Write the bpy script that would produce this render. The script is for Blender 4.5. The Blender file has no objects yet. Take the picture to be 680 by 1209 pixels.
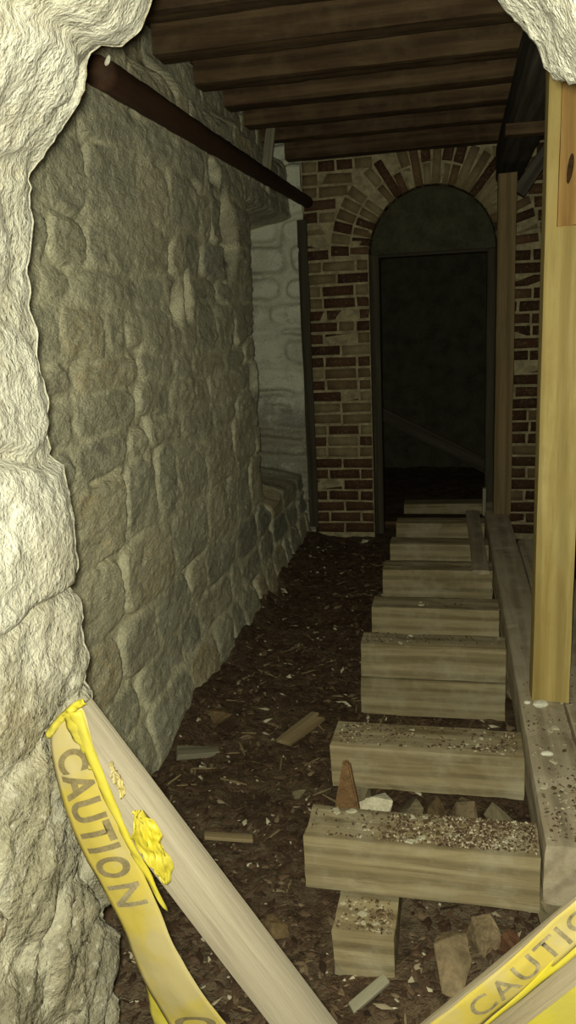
import bpy, bmesh, math, random
import numpy as np
from mathutils import Vector, Matrix
random.seed(7)
S = bpy.context.scene
COL = S.collection
PI = math.pi

# ------------------------------------------------------------------ noise
def _hash(ix, iy, iz, seed):
    h = (ix.astype(np.int64)*374761393 + iy.astype(np.int64)*668265263 + iz.astype(np.int64)*2147483647 + seed*974711) & 0xFFFFFFFF
    h = ((h ^ (h >> 13)) * 1274126177) & 0xFFFFFFFF
    h = (h ^ (h >> 16)) & 0xFFFFFFFF
    return (h % 100003) / 100003.0
def vnoise(P, seed=0):
    i = np.floor(P); f = P - i; f = f*f*f*(f*(f*6-15)+10)
    x, y, z = i[:, 0], i[:, 1], i[:, 2]
    r = 0
    for a in (0, 1):
        for b in (0, 1):
            for c in (0, 1):
                w = (f[:, 0] if a else 1-f[:, 0])*(f[:, 1] if b else 1-f[:, 1])*(f[:, 2] if c else 1-f[:, 2])
                r = r + w*_hash(x+a, y+b, z+c, seed)
    return r*2-1
def fbm(P, scale, octv=4, seed=0, gain=.5):
    P = np.asarray(P, float)*scale; r = 0; a = 1.0; t = 0
    for o in range(octv):
        r = r + a*vnoise(P + o*17.3, seed+o); t += a; a *= gain; P = P*2.03
    return r/t
def sstep(a, b, x):
    t = np.clip((x-a)/(b-a), 0, 1); return t*t*(3-2*t)

# ------------------------------------------------------------------ object helpers
def tag(o, label=None, cat=None, group=None, kind=None):
    if label: o['label'] = label
    if cat: o['category'] = cat
    if group: o['group'] = group
    if kind: o['kind'] = kind
    return o
def link(name, me, mat=None, parent=None):
    o = bpy.data.objects.new(name, me); COL.objects.link(o)
    if mat is not None and me is not None:
        for m in (mat if isinstance(mat, (list, tuple)) else [mat]): me.materials.append(m)
    if parent: o.parent = parent
    return o
def empty(name, loc, label, cat, group=None):
    o = bpy.data.objects.new(name, None); COL.objects.link(o); o.location = loc; o.empty_display_size = .05
    return tag(o, label, cat, group)
def from_bm(name, bm, mat, parent=None, smooth=False):
    me = bpy.data.meshes.new(name); bm.to_mesh(me); bm.free()
    if smooth: me.polygons.foreach_set('use_smooth', [True]*len(me.polygons))
    return link(name, me, mat, parent)
def grid_mesh(name, P, nu, nv, mat, attrs=None, parent=None, flip=False, closed=False):
    idx = np.arange(nu*nv).reshape(nu, nv)
    a, b, c, d = idx[:-1, :-1], idx[1:, :-1], idx[1:, 1:], idx[:-1, 1:]
    q = np.stack([a, b, c, d], -1).reshape(-1, 4)
    if flip: q = q[:, ::-1]
    return raw_mesh(name, P, q, mat, attrs, parent)
def raw_mesh(name, P, q, mat, attrs=None, parent=None, smooth=True):
    me = bpy.data.meshes.new(name); k = q.shape[1]
    me.vertices.add(len(P)); me.vertices.foreach_set('co', np.asarray(P, np.float32).ravel())
    me.loops.add(q.size); me.loops.foreach_set('vertex_index', q.ravel().astype(np.int32))
    me.polygons.add(len(q)); me.polygons.foreach_set('loop_start', np.arange(0, q.size, k, dtype=np.int32))
    me.polygons.foreach_set('loop_total', np.full(len(q), k, np.int32))
    if smooth: me.polygons.foreach_set('use_smooth', np.ones(len(q), bool))
    me.update(); me.validate()
    for n, v in (attrs or {}).items():
        at = me.attributes.new(n, 'FLOAT', 'POINT'); at.data.foreach_set('value', np.asarray(v, np.float32))
    return link(name, me, mat, parent)

# ------------------------------------------------------------------ node helpers
class NT:
    def __init__(s, name):
        s.m = bpy.data.materials.new(name); s.m.use_nodes = True; s.t = s.m.node_tree
        s.b = s.t.nodes['Principled BSDF']; s.x = 0
    def n(s, typ, **kw):
        nd = s.t.nodes.new(typ)
        for k, v in kw.items():
            if k.startswith('_'): setattr(nd, k[1:], v)
            else: nd.inputs[k.replace('__', ' ')].default_value = v
        return nd
    def l(s, a, b): s.t.links.new(a, b)
    def coord(s, scale=(1, 1, 1), rnd=False, kind='Object'):
        c = s.n('ShaderNodeTexCoord'); m = s.n('ShaderNodeMapping'); m.inputs['Scale'].default_value = scale
        s.l(c.outputs[kind], m.inputs['Vector'])
        if rnd:
            oi = s.n('ShaderNodeObjectInfo'); mu = s.n('ShaderNodeMath', _operation='MULTIPLY'); mu.inputs[1].default_value = 37.0
            s.l(oi.outputs['Random'], mu.inputs[0]); cx = s.n('ShaderNodeCombineXYZ')
            for k in 'XYZ': s.l(mu.outputs[0], cx.inputs[k])
            s.l(cx.outputs[0], m.inputs['Location'])
        return m.outputs[0]
    def noise(s, vec, scale, detail=4, rough=.55, dist=0):
        nd = s.n('ShaderNodeTexNoise'); nd.inputs['Scale'].default_value = scale; nd.inputs['Detail'].default_value = detail
        nd.inputs['Roughness'].default_value = rough; nd.inputs['Distortion'].default_value = dist
        s.l(vec, nd.inputs['Vector']); return nd.outputs['Fac']
    def ramp(s, fac, stops):
        r = s.n('ShaderNodeValToRGB'); e = r.color_ramp.elements
        while len(e) < len(stops): e.new(.5)
        for el, (p, c) in zip(e, stops): el.position = p; el.color = (*c, 1) if len(c) == 3 else c
        s.l(fac, r.inputs[0]); return r.outputs[0]
    def val(s, fac, a, b):   # map range 0..1 clamp
        m = s.n('ShaderNodeMapRange'); m.inputs[1].default_value = a; m.inputs[2].default_value = b
        s.l(fac, m.inputs[0]); return m.outputs[0]
    def mix(s, fac, a, b, mode='MIX'):
        m = s.n('ShaderNodeMix', _data_type='RGBA', _blend_type=mode)
        for i, v in ((0, fac), (6, a), (7, b)):
            if isinstance(v, (tuple, list)): m.inputs[i].default_value = (*v, 1)
            elif isinstance(v, (int, float)): m.inputs[i].default_value = v
            else: s.l(v, m.inputs[i])
        return m.outputs[2]
    def attr(s, name):
        a = s.n('ShaderNodeAttribute', _attribute_name=name); return a.outputs['Fac']
    def math(s, op, a, b=0):
        m = s.n('ShaderNodeMath', _operation=op)
        for i, v in ((0, a), (1, b)):
            if isinstance(v, (int, float)): m.inputs[i].default_value = v
            else: s.l(v, m.inputs[i])
        return m.outputs[0]
    def done(s, col, rough=.9, bump=None, bs=.3, bd=.01, spec=.2):
        if isinstance(col, tuple): s.b.inputs['Base Color'].default_value = (*col, 1)
        else: s.l(col, s.b.inputs['Base Color'])
        if isinstance(rough, (int, float)): s.b.inputs['Roughness'].default_value = rough
        else: s.l(rough, s.b.inputs['Roughness'])
        s.b.inputs['Specular IOR Level'].default_value = spec
        if bump is not None:
            bn = s.n('ShaderNodeBump'); bn.inputs['Strength'].default_value = bs; bn.inputs['Distance'].default_value = bd
            s.l(bump, bn.inputs['Height']); s.l(bn.outputs[0], s.b.inputs['Normal'])
        return s.m

def stone_mat(name, stones, mortar, wash, washamt, dirt=(.16, .12, .075), sc=(1, 1, 1)):
    t = NT(name); v = t.coord(sc)
    n1 = t.noise(v, 6, 6, .68); n2 = t.noise(v, 35, 5, .65); n3 = t.noise(v, 130, 3, .6); n0 = t.noise(v, 2.2, 3); n4 = t.noise(v, 16, 6, .7)
    c = t.ramp(t.attr('tint'), stones)
    c = t.mix(t.val(n2, .35, .7), c, tuple(x*.62 for x in stones[1][1]), 'MIX')
    c = t.mix(t.math('MULTIPLY', t.attr('mortar'), .85), c, mortar)
    w = t.math('ADD', t.attr('wash'), t.math('MULTIPLY', t.math('SUBTRACT', n1, .5), 1.6))
    w = t.math('ADD', w, t.math('MULTIPLY', t.math('SUBTRACT', n2, .5), .9))
    w = t.math('MULTIPLY', t.math('MULTIPLY', t.val(w, .3, .75), washamt), t.math('SUBTRACT', 1.0, t.math('MULTIPLY', t.attr('mortar'), .6)))
    c = t.mix(w, c, wash)
    d = t.math('MULTIPLY', t.val(n0, .52, .72), .45)
    c = t.mix(d, c, dirt)
    c = t.mix(.55, c, t.ramp(n3, [(0.2, (.6, .6, .6)), (.8, (1.25, 1.25, 1.25))]), 'MULTIPLY')
    n5 = t.noise(v, 60, 4, .7)
    c = t.mix(t.math('MULTIPLY', t.val(n5, .58, .68), .45), c, tuple(min(1, x*1.2) for x in wash))
    c = t.mix(t.math('MULTIPLY', t.val(n4, .42, .34), .3), c, tuple(x*.5 for x in stones[0][1]))
    h = t.math('ADD', t.math('ADD', n2, t.math('MULTIPLY', n4, 1.2)), t.math('MULTIPLY', n3, .5))
    return t.done(c, .92, h, .8, .013, .15)

def wood_mat(name, c0, c1, c2, grain=1.0, rough=.85, dirt=None, dirtamt=.5, knots=True, spec=.2):
    """grain runs along local X"""
    t = NT(name); v = t.coord((1.1, 14*grain, 14*grain), True); vf = t.coord((6, 120, 120), True); vo = t.coord((1, 1, 1), True)
    n1 = t.noise(v, 1.3, 5, .62, .9); n2 = t.noise(vf, 1.0, 4, .6); n3 = t.noise(vo, 9, 5, .65)
    wv = t.n('ShaderNodeTexWave', _wave_type='RINGS', _rings_direction='X'); wv.inputs['Scale'].default_value = .55
    wv.inputs['Distortion'].default_value = 9; wv.inputs['Detail'].default_value = 3; wv.inputs['Detail Scale'].default_value = .5
    t.l(v, wv.inputs['Vector'])
    c = t.ramp(n1, [(.3, c0), (.52, c1), (.72, c2)])
    c = t.mix(t.math('MULTIPLY', t.val(wv.outputs['Fac'], .5, .95), .45), c, tuple(x*.55 for x in c0))
    c = t.mix(t.math('MULTIPLY', t.val(n2, .55, .75), .4), c, tuple(x*.5 for x in c0))
    if dirt: c = t.mix(t.math('MULTIPLY', t.val(n3, .45, .68), dirtamt), c, dirt)
    h = t.math('ADD', t.math('MULTIPLY', n1, .8), n2)
    return t.done(c, rough, h, .4, .004, spec)

M = {}
M['wall'] = stone_mat('lime_stained_rubble', [(0, (.34, .34, .28)), (.3, (.52, .51, .40)), (.6, (.62, .58, .42)), (.8, (.66, .52, .31)), (1, (.42, .43, .40))],
                      (.78, .74, .55), (.82, .79, .61), .6, dirt=(.50, .46, .32), sc=(1, .55, 1.25))
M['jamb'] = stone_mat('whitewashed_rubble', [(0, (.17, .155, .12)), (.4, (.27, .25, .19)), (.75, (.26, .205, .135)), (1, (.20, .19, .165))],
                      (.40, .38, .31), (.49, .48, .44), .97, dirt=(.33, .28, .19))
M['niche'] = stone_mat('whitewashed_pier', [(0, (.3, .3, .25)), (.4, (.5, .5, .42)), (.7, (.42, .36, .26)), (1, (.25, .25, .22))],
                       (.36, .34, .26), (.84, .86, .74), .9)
def brick_mat():
    t = NT('old_brick'); v = t.coord(); n1 = t.noise(v, 14, 5, .6); n2 = t.noise(v, 70, 4, .6)
    c = t.ramp(t.attr('tint'), [(0, (.055, .03, .02)), (.3, (.10, .048, .029)), (.5, (.155, .085, .048)), (.72, (.24, .185, .105)), (1, (.33, .28, .17))])
    c = t.mix(t.math('MULTIPLY', t.val(n1, .45, .75), .6), c, (.10, .07, .045))
    c = t.mix(t.math('MULTIPLY', t.val(n2, .55, .75), .4), c, (.42, .34, .2))
    return t.done(c, .9, t.math('ADD', n1, n2), .6, .008, .15)
M['brick'] = brick_mat()
def plain(name, c, var=.4, scale=20, rough=.9, bd=.006, spec=.2, c2=None):
    t = NT(name); v = t.coord((1, 1, 1), True); n1 = t.noise(v, scale, 5, .6); n2 = t.noise(v, scale*5, 4, .6)
    cc = t.ramp(n1, [(.3, tuple(x*(1-var) for x in c)), (.7, c2 or tuple(min(1, x*(1+var)) for x in c))])
    cc = t.mix(.5, cc, t.ramp(n2, [(.25, (.5, .5, .5)), (.75, (1.3, 1.3, 1.3))]), 'MULTIPLY')
    return t.done(cc, rough, t.math('ADD', n1, n2), .6, bd, spec)
M['mortar'] = plain('crumbling_mortar', (.38, .33, .21), .4, 25)
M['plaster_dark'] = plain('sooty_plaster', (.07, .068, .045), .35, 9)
M['brick_loose'] = plain('loose_brick', (.15, .075, .045), .4, 25)
M['rubble'] = plain('rubble_stone', (.24, .20, .13), .35, 14)
M['chip'] = plain('plaster_chip', (.74, .69, .54), .2, 30)
M['chip_white'] = plain('white_plaster', (.85, .83, .74), .08, 30)
M['clod'] = plain('earth_clod', (.16, .11, .06), .4, 30)
M['joist'] = wood_mat('dusty_joist', (.21, .165, .09), (.33, .27, .165), (.44, .37, .24), 1, dirt=(.42, .385, .29), dirtamt=.6)
M['sill'] = wood_mat('grey_dusty_timber', (.32, .265, .19), (.42, .355, .265), (.50, .43, .33), .8, dirt=(.50, .44, .345), dirtamt=.85)
M['post'] = wood_mat('fresh_yellow_lumber', (.36, .265, .09), (.47, .37, .15), (.57, .475, .22), .9, .7, dirt=(.36, .25, .09), dirtamt=.35)
M['post_old'] = wood_mat('dull_post', (.16, .115, .06), (.22, .16, .085), (.27, .2, .115), .9)
M['nailer'] = wood_mat('orange_board', (.30, .16, .055), (.42, .25, .09), (.5, .33, .14), .8)
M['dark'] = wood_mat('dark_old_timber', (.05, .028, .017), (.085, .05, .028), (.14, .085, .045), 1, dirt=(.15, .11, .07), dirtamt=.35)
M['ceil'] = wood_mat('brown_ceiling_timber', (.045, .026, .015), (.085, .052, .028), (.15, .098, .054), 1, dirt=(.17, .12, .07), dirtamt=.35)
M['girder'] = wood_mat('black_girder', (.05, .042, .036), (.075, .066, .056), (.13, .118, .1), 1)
M['pole'] = wood_mat('smooth_brown_pole', (.038, .018, .011), (.06, .03, .018), (.09, .05, .03), .5, .7, spec=.2)
M['lath'] = wood_mat('pale_lath', (.22, .2, .15), (.3, .28, .21), (.36, .34, .27), 1)
M['grey_dark'] = wood_mat('grey_dark_board', (.045, .04, .028), (.07, .062, .044), (.10, .09, .065), 1)
M['board'] = wood_mat('planed_board', (.30, .26, .205), (.34, .30, .24), (.37, .33, .27), .6, .75)
M['board2'] = wood_mat('grimy_board', (.20, .165, .11), (.27, .225, .155), (.32, .275, .2), .8, .8)
M['splint'] = wood_mat('broken_wood', (.22, .165, .09), (.31, .24, .14), (.40, .325, .2), 1)
def tape_mat(name, c, c2, thr=(.35, .65)):
    t = NT(name); v = t.coord(); n = t.noise(v, 9, 3); n2 = t.noise(v, 60, 3)
    cc = t.mix(t.val(n, *thr), c, c2)
    return t.done(cc, .45, n2, .25, .002, .4)
M['tape'] = tape_mat('sheen_yellow_plastic', (.40, .32, .07), (.38, .32, .165), (.42, .58))  # pale tan tone has the tape's reflection mixed into its colour
M['tape_bright'] = tape_mat('bright_yellow_plastic', (.44, .37, .025), (.40, .35, .07))
M['tape_ink'] = plain('faded_black_ink', (.185, .15, .08), .2, 60, .6, .001)
M['tape_ink_faint'] = plain('worn_ink', (.225, .19, .115), .4, 60, .6, .001)
def ground_mat():
    t = NT('damp_earth'); v = t.coord(); n1 = t.noise(v, 5, 5, .6); n2 = t.noise(v, 28, 6, .7); n3 = t.noise(v, 110, 4, .65)
    c = t.ramp(n2, [(.28, (.042, .025, .016)), (.5, (.10, .062, .038)), (.7, (.175, .12, .072))])
    c = t.mix(t.math('MULTIPLY', t.val(n1, .5, .72), .55), c, (.20, .155, .10))
    c = t.mix(t.math('MULTIPLY', t.val(t.math('ADD', t.attr('dust'), t.math('SUBTRACT', n2, .5)), .3, .7), .75), c, (.20, .155, .105))
    c = t.mix(t.math('MULTIPLY', t.val(n3, .62, .75), .6), c, (.30, .25, .17))
    r = t.val(n1, .2, .9)
    return t.done(c, t.math('ADD', t.math('MULTIPLY', r, .4), .5), t.math('ADD', n2, t.math('MULTIPLY', n3, .6)), 1.0, .02, .3)
M['ground'] = ground_mat()
def litter_mat():
    t = NT('litter'); c = t.ramp(t.attr('tint'), [(0, (.035, .02, .013)), (.35, (.075, .043, .027)), (.65, (.125, .08, .05)), (.88, (.25, .19, .125)), (1, (.6, .55, .42))])
    return t.done(c, .7, None, spec=.35)
M['litter'] = litter_mat()

# ------------------------------------------------------------------ rubble masonry pattern
def stones(u, v, seed, rowh=(.12, .24), colw=(.14, .42), warp=.035, joint=.022):
    """returns height 0..1 of stone faces, per-stone random, mortar mask"""
    rs = np.random.RandomState(seed)
    P = np.stack([u, v, np.zeros_like(u)+seed*3.7], 1)
    uu = u + warp*fbm(P, 4, 3, seed+1)*1.6; vv = v + warp*fbm(P, 3.2, 3, seed+2)*1.7 + .03*fbm(P, .9, 2, seed+5)
    lo, hi = vv.min()-.1, vv.max()+.3
    rows = [lo]
    while rows[-1] < hi: rows.append(rows[-1]+rs.uniform(*rowh))
    rows = np.array(rows); ri = np.clip(np.searchsorted(rows, vv)-1, 0, len(rows)-2)
    d = np.zeros_like(u); sid = np.zeros_like(u); ul, uh = uu.min()-.1, uu.max()+.5
    for r in range(len(rows)-1):
        m = ri == r
        cols = [ul - rs.uniform(0, .3)]
        while cols[-1] < uh: cols.append(cols[-1]+rs.uniform(*colw))
        if not m.any(): continue
        cols = np.array(cols); x = uu[m]; ci = np.clip(np.searchsorted(cols, x)-1, 0, len(cols)-2)
        du = np.minimum(x-cols[ci], cols[ci+1]-x); dv = np.minimum(vv[m]-rows[r], rows[r+1]-vv[m])
        k = .03
        dd = -k*np.log(np.exp(-du/k)+np.exp(-dv/k))     # smooth min: rounded corners
        d[m] = dd; sid[m] = _hash(ci, ci*0+r, ci*0, seed+11)
    hgt = sstep(joint*.15, joint*1.5, d)
    mort = 1-sstep(joint*.25, joint*1.1, d)
    crack = (1-sstep(joint*.2, joint*1.0, d))*sstep(.02, .3, fbm(P, 3.1, 3, seed+61))
    return hgt, sid, mort, crack

def rock_disp(u, v, P, seed, amp=.03, fine=.012, rel=.5, crk=.012, **kw):
    """rubble relief: stone faces smeared over with mortar, rough at every scale"""
    h, sid, mort, crack = stones(u, v, seed, **kw)
    r = 1-rel*sstep(-.15, .25, fbm(P, 2.6, 3, seed+71))
    d = amp*h*r*(.3+1.0*sid) + fine*1.1*fbm(P, 5, 7, seed+21, .66) + fine*1.5*fbm(P, 1.6, 3, seed+31)
    d = d + fine*.9*np.abs(fbm(P*np.array([1, 1, 1.6]), 10, 4, seed+41, .6)) - crk*crack
    return d, sid, np.clip(mort*(.55+.45*r)+(1-r)*.35, 0, 1)

# ================================================================== SETTING
# ---- left wall (rubble), with a deep recess near the far end
us = np.arange(.9, 5.245, .0092); vs = np.arange(-.08, 2.56, .0092)
U, V = [a.ravel() for a in np.meshgrid(us, vs, indexing='ij')]
P0 = np.stack([U*0-1.03, U, V], 1)
d, sid, mort = rock_disp(U, V, P0*np.array([1, .6, 1.25]), 3, .006, .0135, .75, .016, rowh=(.09, .27), colw=(.12, .46), warp=.03, joint=.012)
# patches where lime render covers the stones
ren = sstep(-.05, .3, fbm(P0, 1.4, 3, 77))*.55
e = .05*fbm(P0, 5, 3, 90)
nic = sstep(4.10, 4.18, U+e)*sstep(.42+.0, .54, V+e*1.3-(U-4.1)*-.02)*(1-sstep(1.98, 2.06, V+e*.6))
holes = np.zeros_like(U)
for (hy, hz, ry, rz, dp) in ((3.72, 1.85, .10, .16, .07), (3.0, 1.55, .05, .08, .04), (3.12, 1.56, .03, .09, .05), (3.55, 2.08, .07, .07, .07),
                             (4.0, 1.15, .07, .08, .04), (2.75, 2.34, .10, .06, .08), (3.5, 2.35, .2, .03, .05)):
    holes += dp*np.exp(-(((U-hy+e)/ry)**2+((V-hz+e)/rz)**2)**2)
topback = .10*sstep(2.30, 2.42, V+e*1.5)
base = .05*(1-sstep(0, .35, V+e))
x = -1.03 + d - .015 - .33*nic - holes - topback + base
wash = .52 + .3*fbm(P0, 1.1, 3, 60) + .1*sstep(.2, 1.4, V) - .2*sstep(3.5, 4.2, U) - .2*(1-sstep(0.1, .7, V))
wl = grid_mesh('wall_left', np.stack([x, U, V], 1), len(us), len(vs), M['wall'], {'tint': sid, 'mortar': mort, 'wash': wash}, flip=False)
tag(wl, kind='structure')

# ---- near wall: the rough arched opening the view looks through
prof = [(-.640, -.06), (-.612, .20), (-.600, .45), (-.597, .62), (-.592, .89), (-.587, 1.0), (-.578, 1.20), (-.582, 1.28), (-.576, 1.38), (-.581, 1.50),
        (-.594, 1.56), (-.583, 1.63), (-.568, 1.693), (-.553, 1.714), (-.520, 1.754), (-.494, 1.785), (-.476, 1.815), (-.440, 1.838), (-.405, 1.852),
        (-.388, 1.892), (-.34, 1.95), (-.27, 1.985), (-.18, 2.0), (-.09, 1.965), (-.01, 1.90), (.040, 1.845), (.066, 1.812), (.082, 1.815), (.094, 1.79),
        (.117, 1.75), (.140, 1.72), (.19, 1.64), (.225, 1.52), (.24, 1.3), (.245, 1.0), (.25, .6), (.255, .2), (.26, -.06)]
pr = np.array(prof); L = np.concatenate([[0], np.cumsum(np.linalg.norm(np.diff(pr, axis=0), axis=1))])
ss = np.arange(0, L[-1], .0085); px = np.interp(ss, L, pr[:, 0]); pz = np.interp(ss, L, pr[:, 1])
ker = np.ones(5)/5; pxs = np.convolve(np.pad(px, 2, mode='edge'), ker, 'valid'); pzs = np.convolve(np.pad(pz, 2, mode='edge'), ker, 'valid')
tx, tz = np.gradient(pxs), np.gradient(pzs); tl = np.hypot(tx, tz); nx, nz = tz/tl, -tx/tl     # points into the opening
k9 = np.ones(25)/25
nx = np.convolve(np.pad(nx, 12, mode='edge'), k9, 'valid'); nz = np.convolve(np.pad(nz, 12, mode='edge'), k9, 'valid')
ys = np.arange(.50, 1.1001, .0085)
SS, YY = np.meshgrid(ss, ys, indexing='ij'); PX = np.repeat(pxs, len(ys)); PZ = np.repeat(pzs, len(ys)); NX = np.repeat(nx, len(ys)); NZ = np.repeat(nz, len(ys))
u, v = YY.ravel(), SS.ravel()
Pj = np.stack([PX, u, PZ], 1)
d, sid, mort = rock_disp(u+.13, v, Pj, 15, .020, .014, .45, .012, rowh=(.13, .36), colw=(.2, .6), joint=.013, warp=.055)
q1 = (PZ*.62-u*.78); q2 = (PZ*.78+u*.62)
ridge = (1-sstep(.75, 1.2, PZ))*.055*(np.abs(fbm(np.stack([q1*16, q2*3.5, q1*0+2], 1), 1, 5, 8, .6))-.2)
d = d + ridge - .010
roundoff = sstep(1.05, 1.10, u)*.010*(.4+1.2*sid)
d = d - roundoff
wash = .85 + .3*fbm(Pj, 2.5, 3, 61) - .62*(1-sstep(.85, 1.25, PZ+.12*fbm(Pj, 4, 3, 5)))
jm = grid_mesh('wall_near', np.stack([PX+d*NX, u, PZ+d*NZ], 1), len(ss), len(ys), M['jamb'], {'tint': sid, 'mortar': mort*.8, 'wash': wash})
# the two broad faces of that wall: rings from the opening out to the room
def wall_face(y, sgn, mat, name, parent):
    n = len(ss); rings = 14
    outx = np.clip(-.17 + (pxs+.17)*3.2, -1.12, 1.35); outz = np.where(pzs > 1.55, np.minimum(2.62, 1.55+(pzs-1.55)*3.2), pzs)
    edge = np.where(pzs > 1.75, 1, 0)
    base = np.stack([PX+d*NX, u, PZ+d*NZ], 1).reshape(n, len(ys), 3)[:, -1 if sgn > 0 else 0]
    G = np.zeros((n, rings, 3))
    for k in range(rings):
        f = k/(rings-1)
        G[:, k, 0] = base[:, 0]*(1-f)+outx*f; G[:, k, 2] = base[:, 2]*(1-f)+outz*f; G[:, k, 1] = y
    Q = G.reshape(-1, 3); dd, sd, mo = rock_disp(Q[:, 0], Q[:, 2], Q, 23+sgn, .03, .012)
    fad = np.tile(np.minimum(1, np.arange(rings)/2.0), n)
    Q[:, 1] += sgn*dd*fad
    return grid_mesh(name, Q, n, rings, mat, {'tint': sd, 'mortar': mo, 'wash': Q[:, 0]*0+.6}, parent, flip=sgn < 0)
tag(jm, kind='structure')
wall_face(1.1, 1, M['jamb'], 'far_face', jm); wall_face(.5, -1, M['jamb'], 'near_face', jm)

# ---- right wall (mostly out of sight behind the posts)
us = np.arange(1.1, 5.25, .03); vs = np.arange(-.08, 2.56, .03)
U, V = [a.ravel() for a in np.meshgrid(us, vs, indexing='ij')]; P0 = np.stack([U*0+1.3, U, V], 1)
d, sid, mort = rock_disp(U, V, P0, 5, .035, .014)
tag(grid_mesh('wall_right', np.stack([1.3-d, U, V], 1), len(us), len(vs), M['wall'], {'tint': sid, 'mortar': mort, 'wash': .3+0*U}, flip=True), kind='structure')

# ---- ground
def ground_h(x, y):
    x = np.atleast_1d(np.asarray(x, float)); y = np.atleast_1d(np.asarray(y, float))
    P = np.stack([x, y, x*0], 1)
    h = .020*fbm(P, 2.2, 3, 40) + .016*fbm(P, 9, 4, 44, .6) + .006*fbm(P, 40, 2, 47)
    h += .06*np.exp(-((x+1.0)/.09)**2)*(1+.8*fbm(P, 6, 2, 49))           # spoil against the wall foot
    h += .07*np.exp(-((x-.13)/.22)**2-((y-1.54)/.10)**2)*(1+.6*fbm(P, 8, 3, 55))                  # heap under the nearest joist
    return h - .008
def gh(x, y): return float(ground_h(x, y)[0])
us = np.arange(-1.45, 1.4, .0125); vs = np.arange(-.6, 7.7, .0125)
# finer near, coarser far
vs = np.concatenate([np.arange(-.6, .8, .05), np.arange(.8, 3.4, .0105), np.arange(3.4, 5.4, .018), np.arange(5.4, 7.8, .05)])
U, V = [a.ravel() for a in np.meshgrid(us, vs, indexing='ij')]
tag(grid_mesh('floor', np.stack([U, V, ground_h(U, V)], 1), len(us), len(vs), M['ground'], {'dust': .55*fbm(np.stack([U, V, 0*U], 1), 3.5, 4, 93)+.62*(1-sstep(1.6, 2.6, V))-.1+.35*sstep(4.3, 5, V)}), kind='structure')

# ---- brick end wall with a round arch
class Bx:
    def __init__(s): s.v = []; s.f = []; s.t = []
    def box(s, c, hx, hy, hz, rot=0, jit=.003, tint=.5, about='y'):
        b = len(s.v); ca, sa = math.cos(rot), math.sin(rot)
        for i in range(8):
            x = hx*(1 if i & 1 else -1)+random.uniform(-jit, jit); y = hy*(1 if i & 2 else -1)+random.uniform(-jit, jit)*.6; z = hz*(1 if i & 4 else -1)+random.uniform(-jit, jit)
            s.v.append((c[0]+x*ca+z*sa, c[1]+y, c[2]-x*sa+z*ca)); s.t.append(tint)
        for f in ((0, 1, 5, 4), (1, 3, 7, 5), (3, 2, 6, 7), (2, 0, 4, 6), (4, 5, 7, 6), (0, 2, 3, 1)): s.f.append([b+k for k in f])
    def make(s, name, mat, parent=None):
        return raw_mesh(name, np.array(s.v), np.array(s.f), mat, {'tint': s.t}, parent, smooth=False)
AX, AZ, AR = -.178, 1.805, .385     # arch centre and radius
YB = 5.2
B = Bx(); ch = .0735
def bricktint(x, z):
    r = random.random()
    if z < .48 and x < 0: return random.uniform(.15, .42)
    if x < -.4: return random.uniform(.05, .4) if r < .42 else random.uniform(.6, 1.0)
    if x > .2: return random.uniform(.03, .42) if r < .88 else random.uniform(.5, .7)
    return random.uniform(.1, .5) if r < .5 else random.uniform(.55, .95)
for r in range(34):
    z = .02 + r*ch; xx = -.965 - (.105 if r % 2 else 0) + random.uniform(-.01, .01)
    while xx < 1.3:
        w = random.choice((.2, .2, .2, .1)) if z > .3 and xx < .1 else .2
        x0, x1 = max(xx, -.965), min(xx+w, 1.3); xx += w+.011
        if x1-x0 < .03: continue
        def clipseg(a, b):
            if b-a < .025: return
            c = ((a+b)/2, YB+.05+random.uniform(-.007, .006), z+ch/2)
            B.box(c, (b-a)/2-.002, .05, .029, random.uniform(-.012, .012), .003, bricktint(c[0], z))
        lo, hi = AX-AR-.005, AX+AR+.005
        zc = z+ch/2
        if zc > AZ-.02:
            rr = AR+.25
            q = rr*rr-(max(zc-AZ, 0))**2
            if q > 0: lo, hi = AX-math.sqrt(q), AX+math.sqrt(q)
            else: lo, hi = 9, 9
        clipseg(x0, min(x1, lo)); clipseg(max(x0, hi), x1)
n = 26
for k in range(n):      # voussoirs on edge, some full length, some as two rings
    a = PI*(k+.5)/n
    def vb(r0, r1):
        rm = (r0+r1)/2; wd = (rm*PI/n)/2-.005
        B.box((AX+rm*math.cos(a), YB+.05+random.uniform(-.008, .008), AZ+rm*math.sin(a)), (r1-r0)/2, .05, wd, -a+random.uniform(-.03, .03), .003,
              random.uniform(.05, .3) if random.random() < .38 else random.uniform(.5, .95))
    if random.random() < (.75 if k < n/2 else .35): vb(AR, AR+.235)
    else: vb(AR, AR+.112); vb(AR+.124, AR+.236)
wb = B.make('wall_far', M['brick']); tag(wb, kind='structure')
# mortar bed behind the brick faces, with the same arched hole
bm = bmesh.new(); pts = [(1.33, -.05), (1.33, 2.56), (-.97, 2.56), (-.97, -.05), (AX-AR-.002, -.05)]
pts += [(AX+(AR+.002)*math.cos(a), AZ+(AR+.002)*math.sin(a)) for a in [PI-PI*i/24 for i in range(25)]] + [(AX+AR+.002, -.05)]
f = bm.faces.new([bm.verts.new((p[0], YB+.006, p[1])) for p in pts])
ex = bmesh.ops.extrude_face_region(bm, geom=[f]); bmesh.ops.translate(bm, vec=(0, .26, 0), verts=[g for g in ex['geom'] if isinstance(g, bmesh.types.BMVert)])
bmesh.ops.recalc_face_normals(bm, faces=bm.faces)
from_bm('mortar_bed', bm, M['mortar'], wb)
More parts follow.
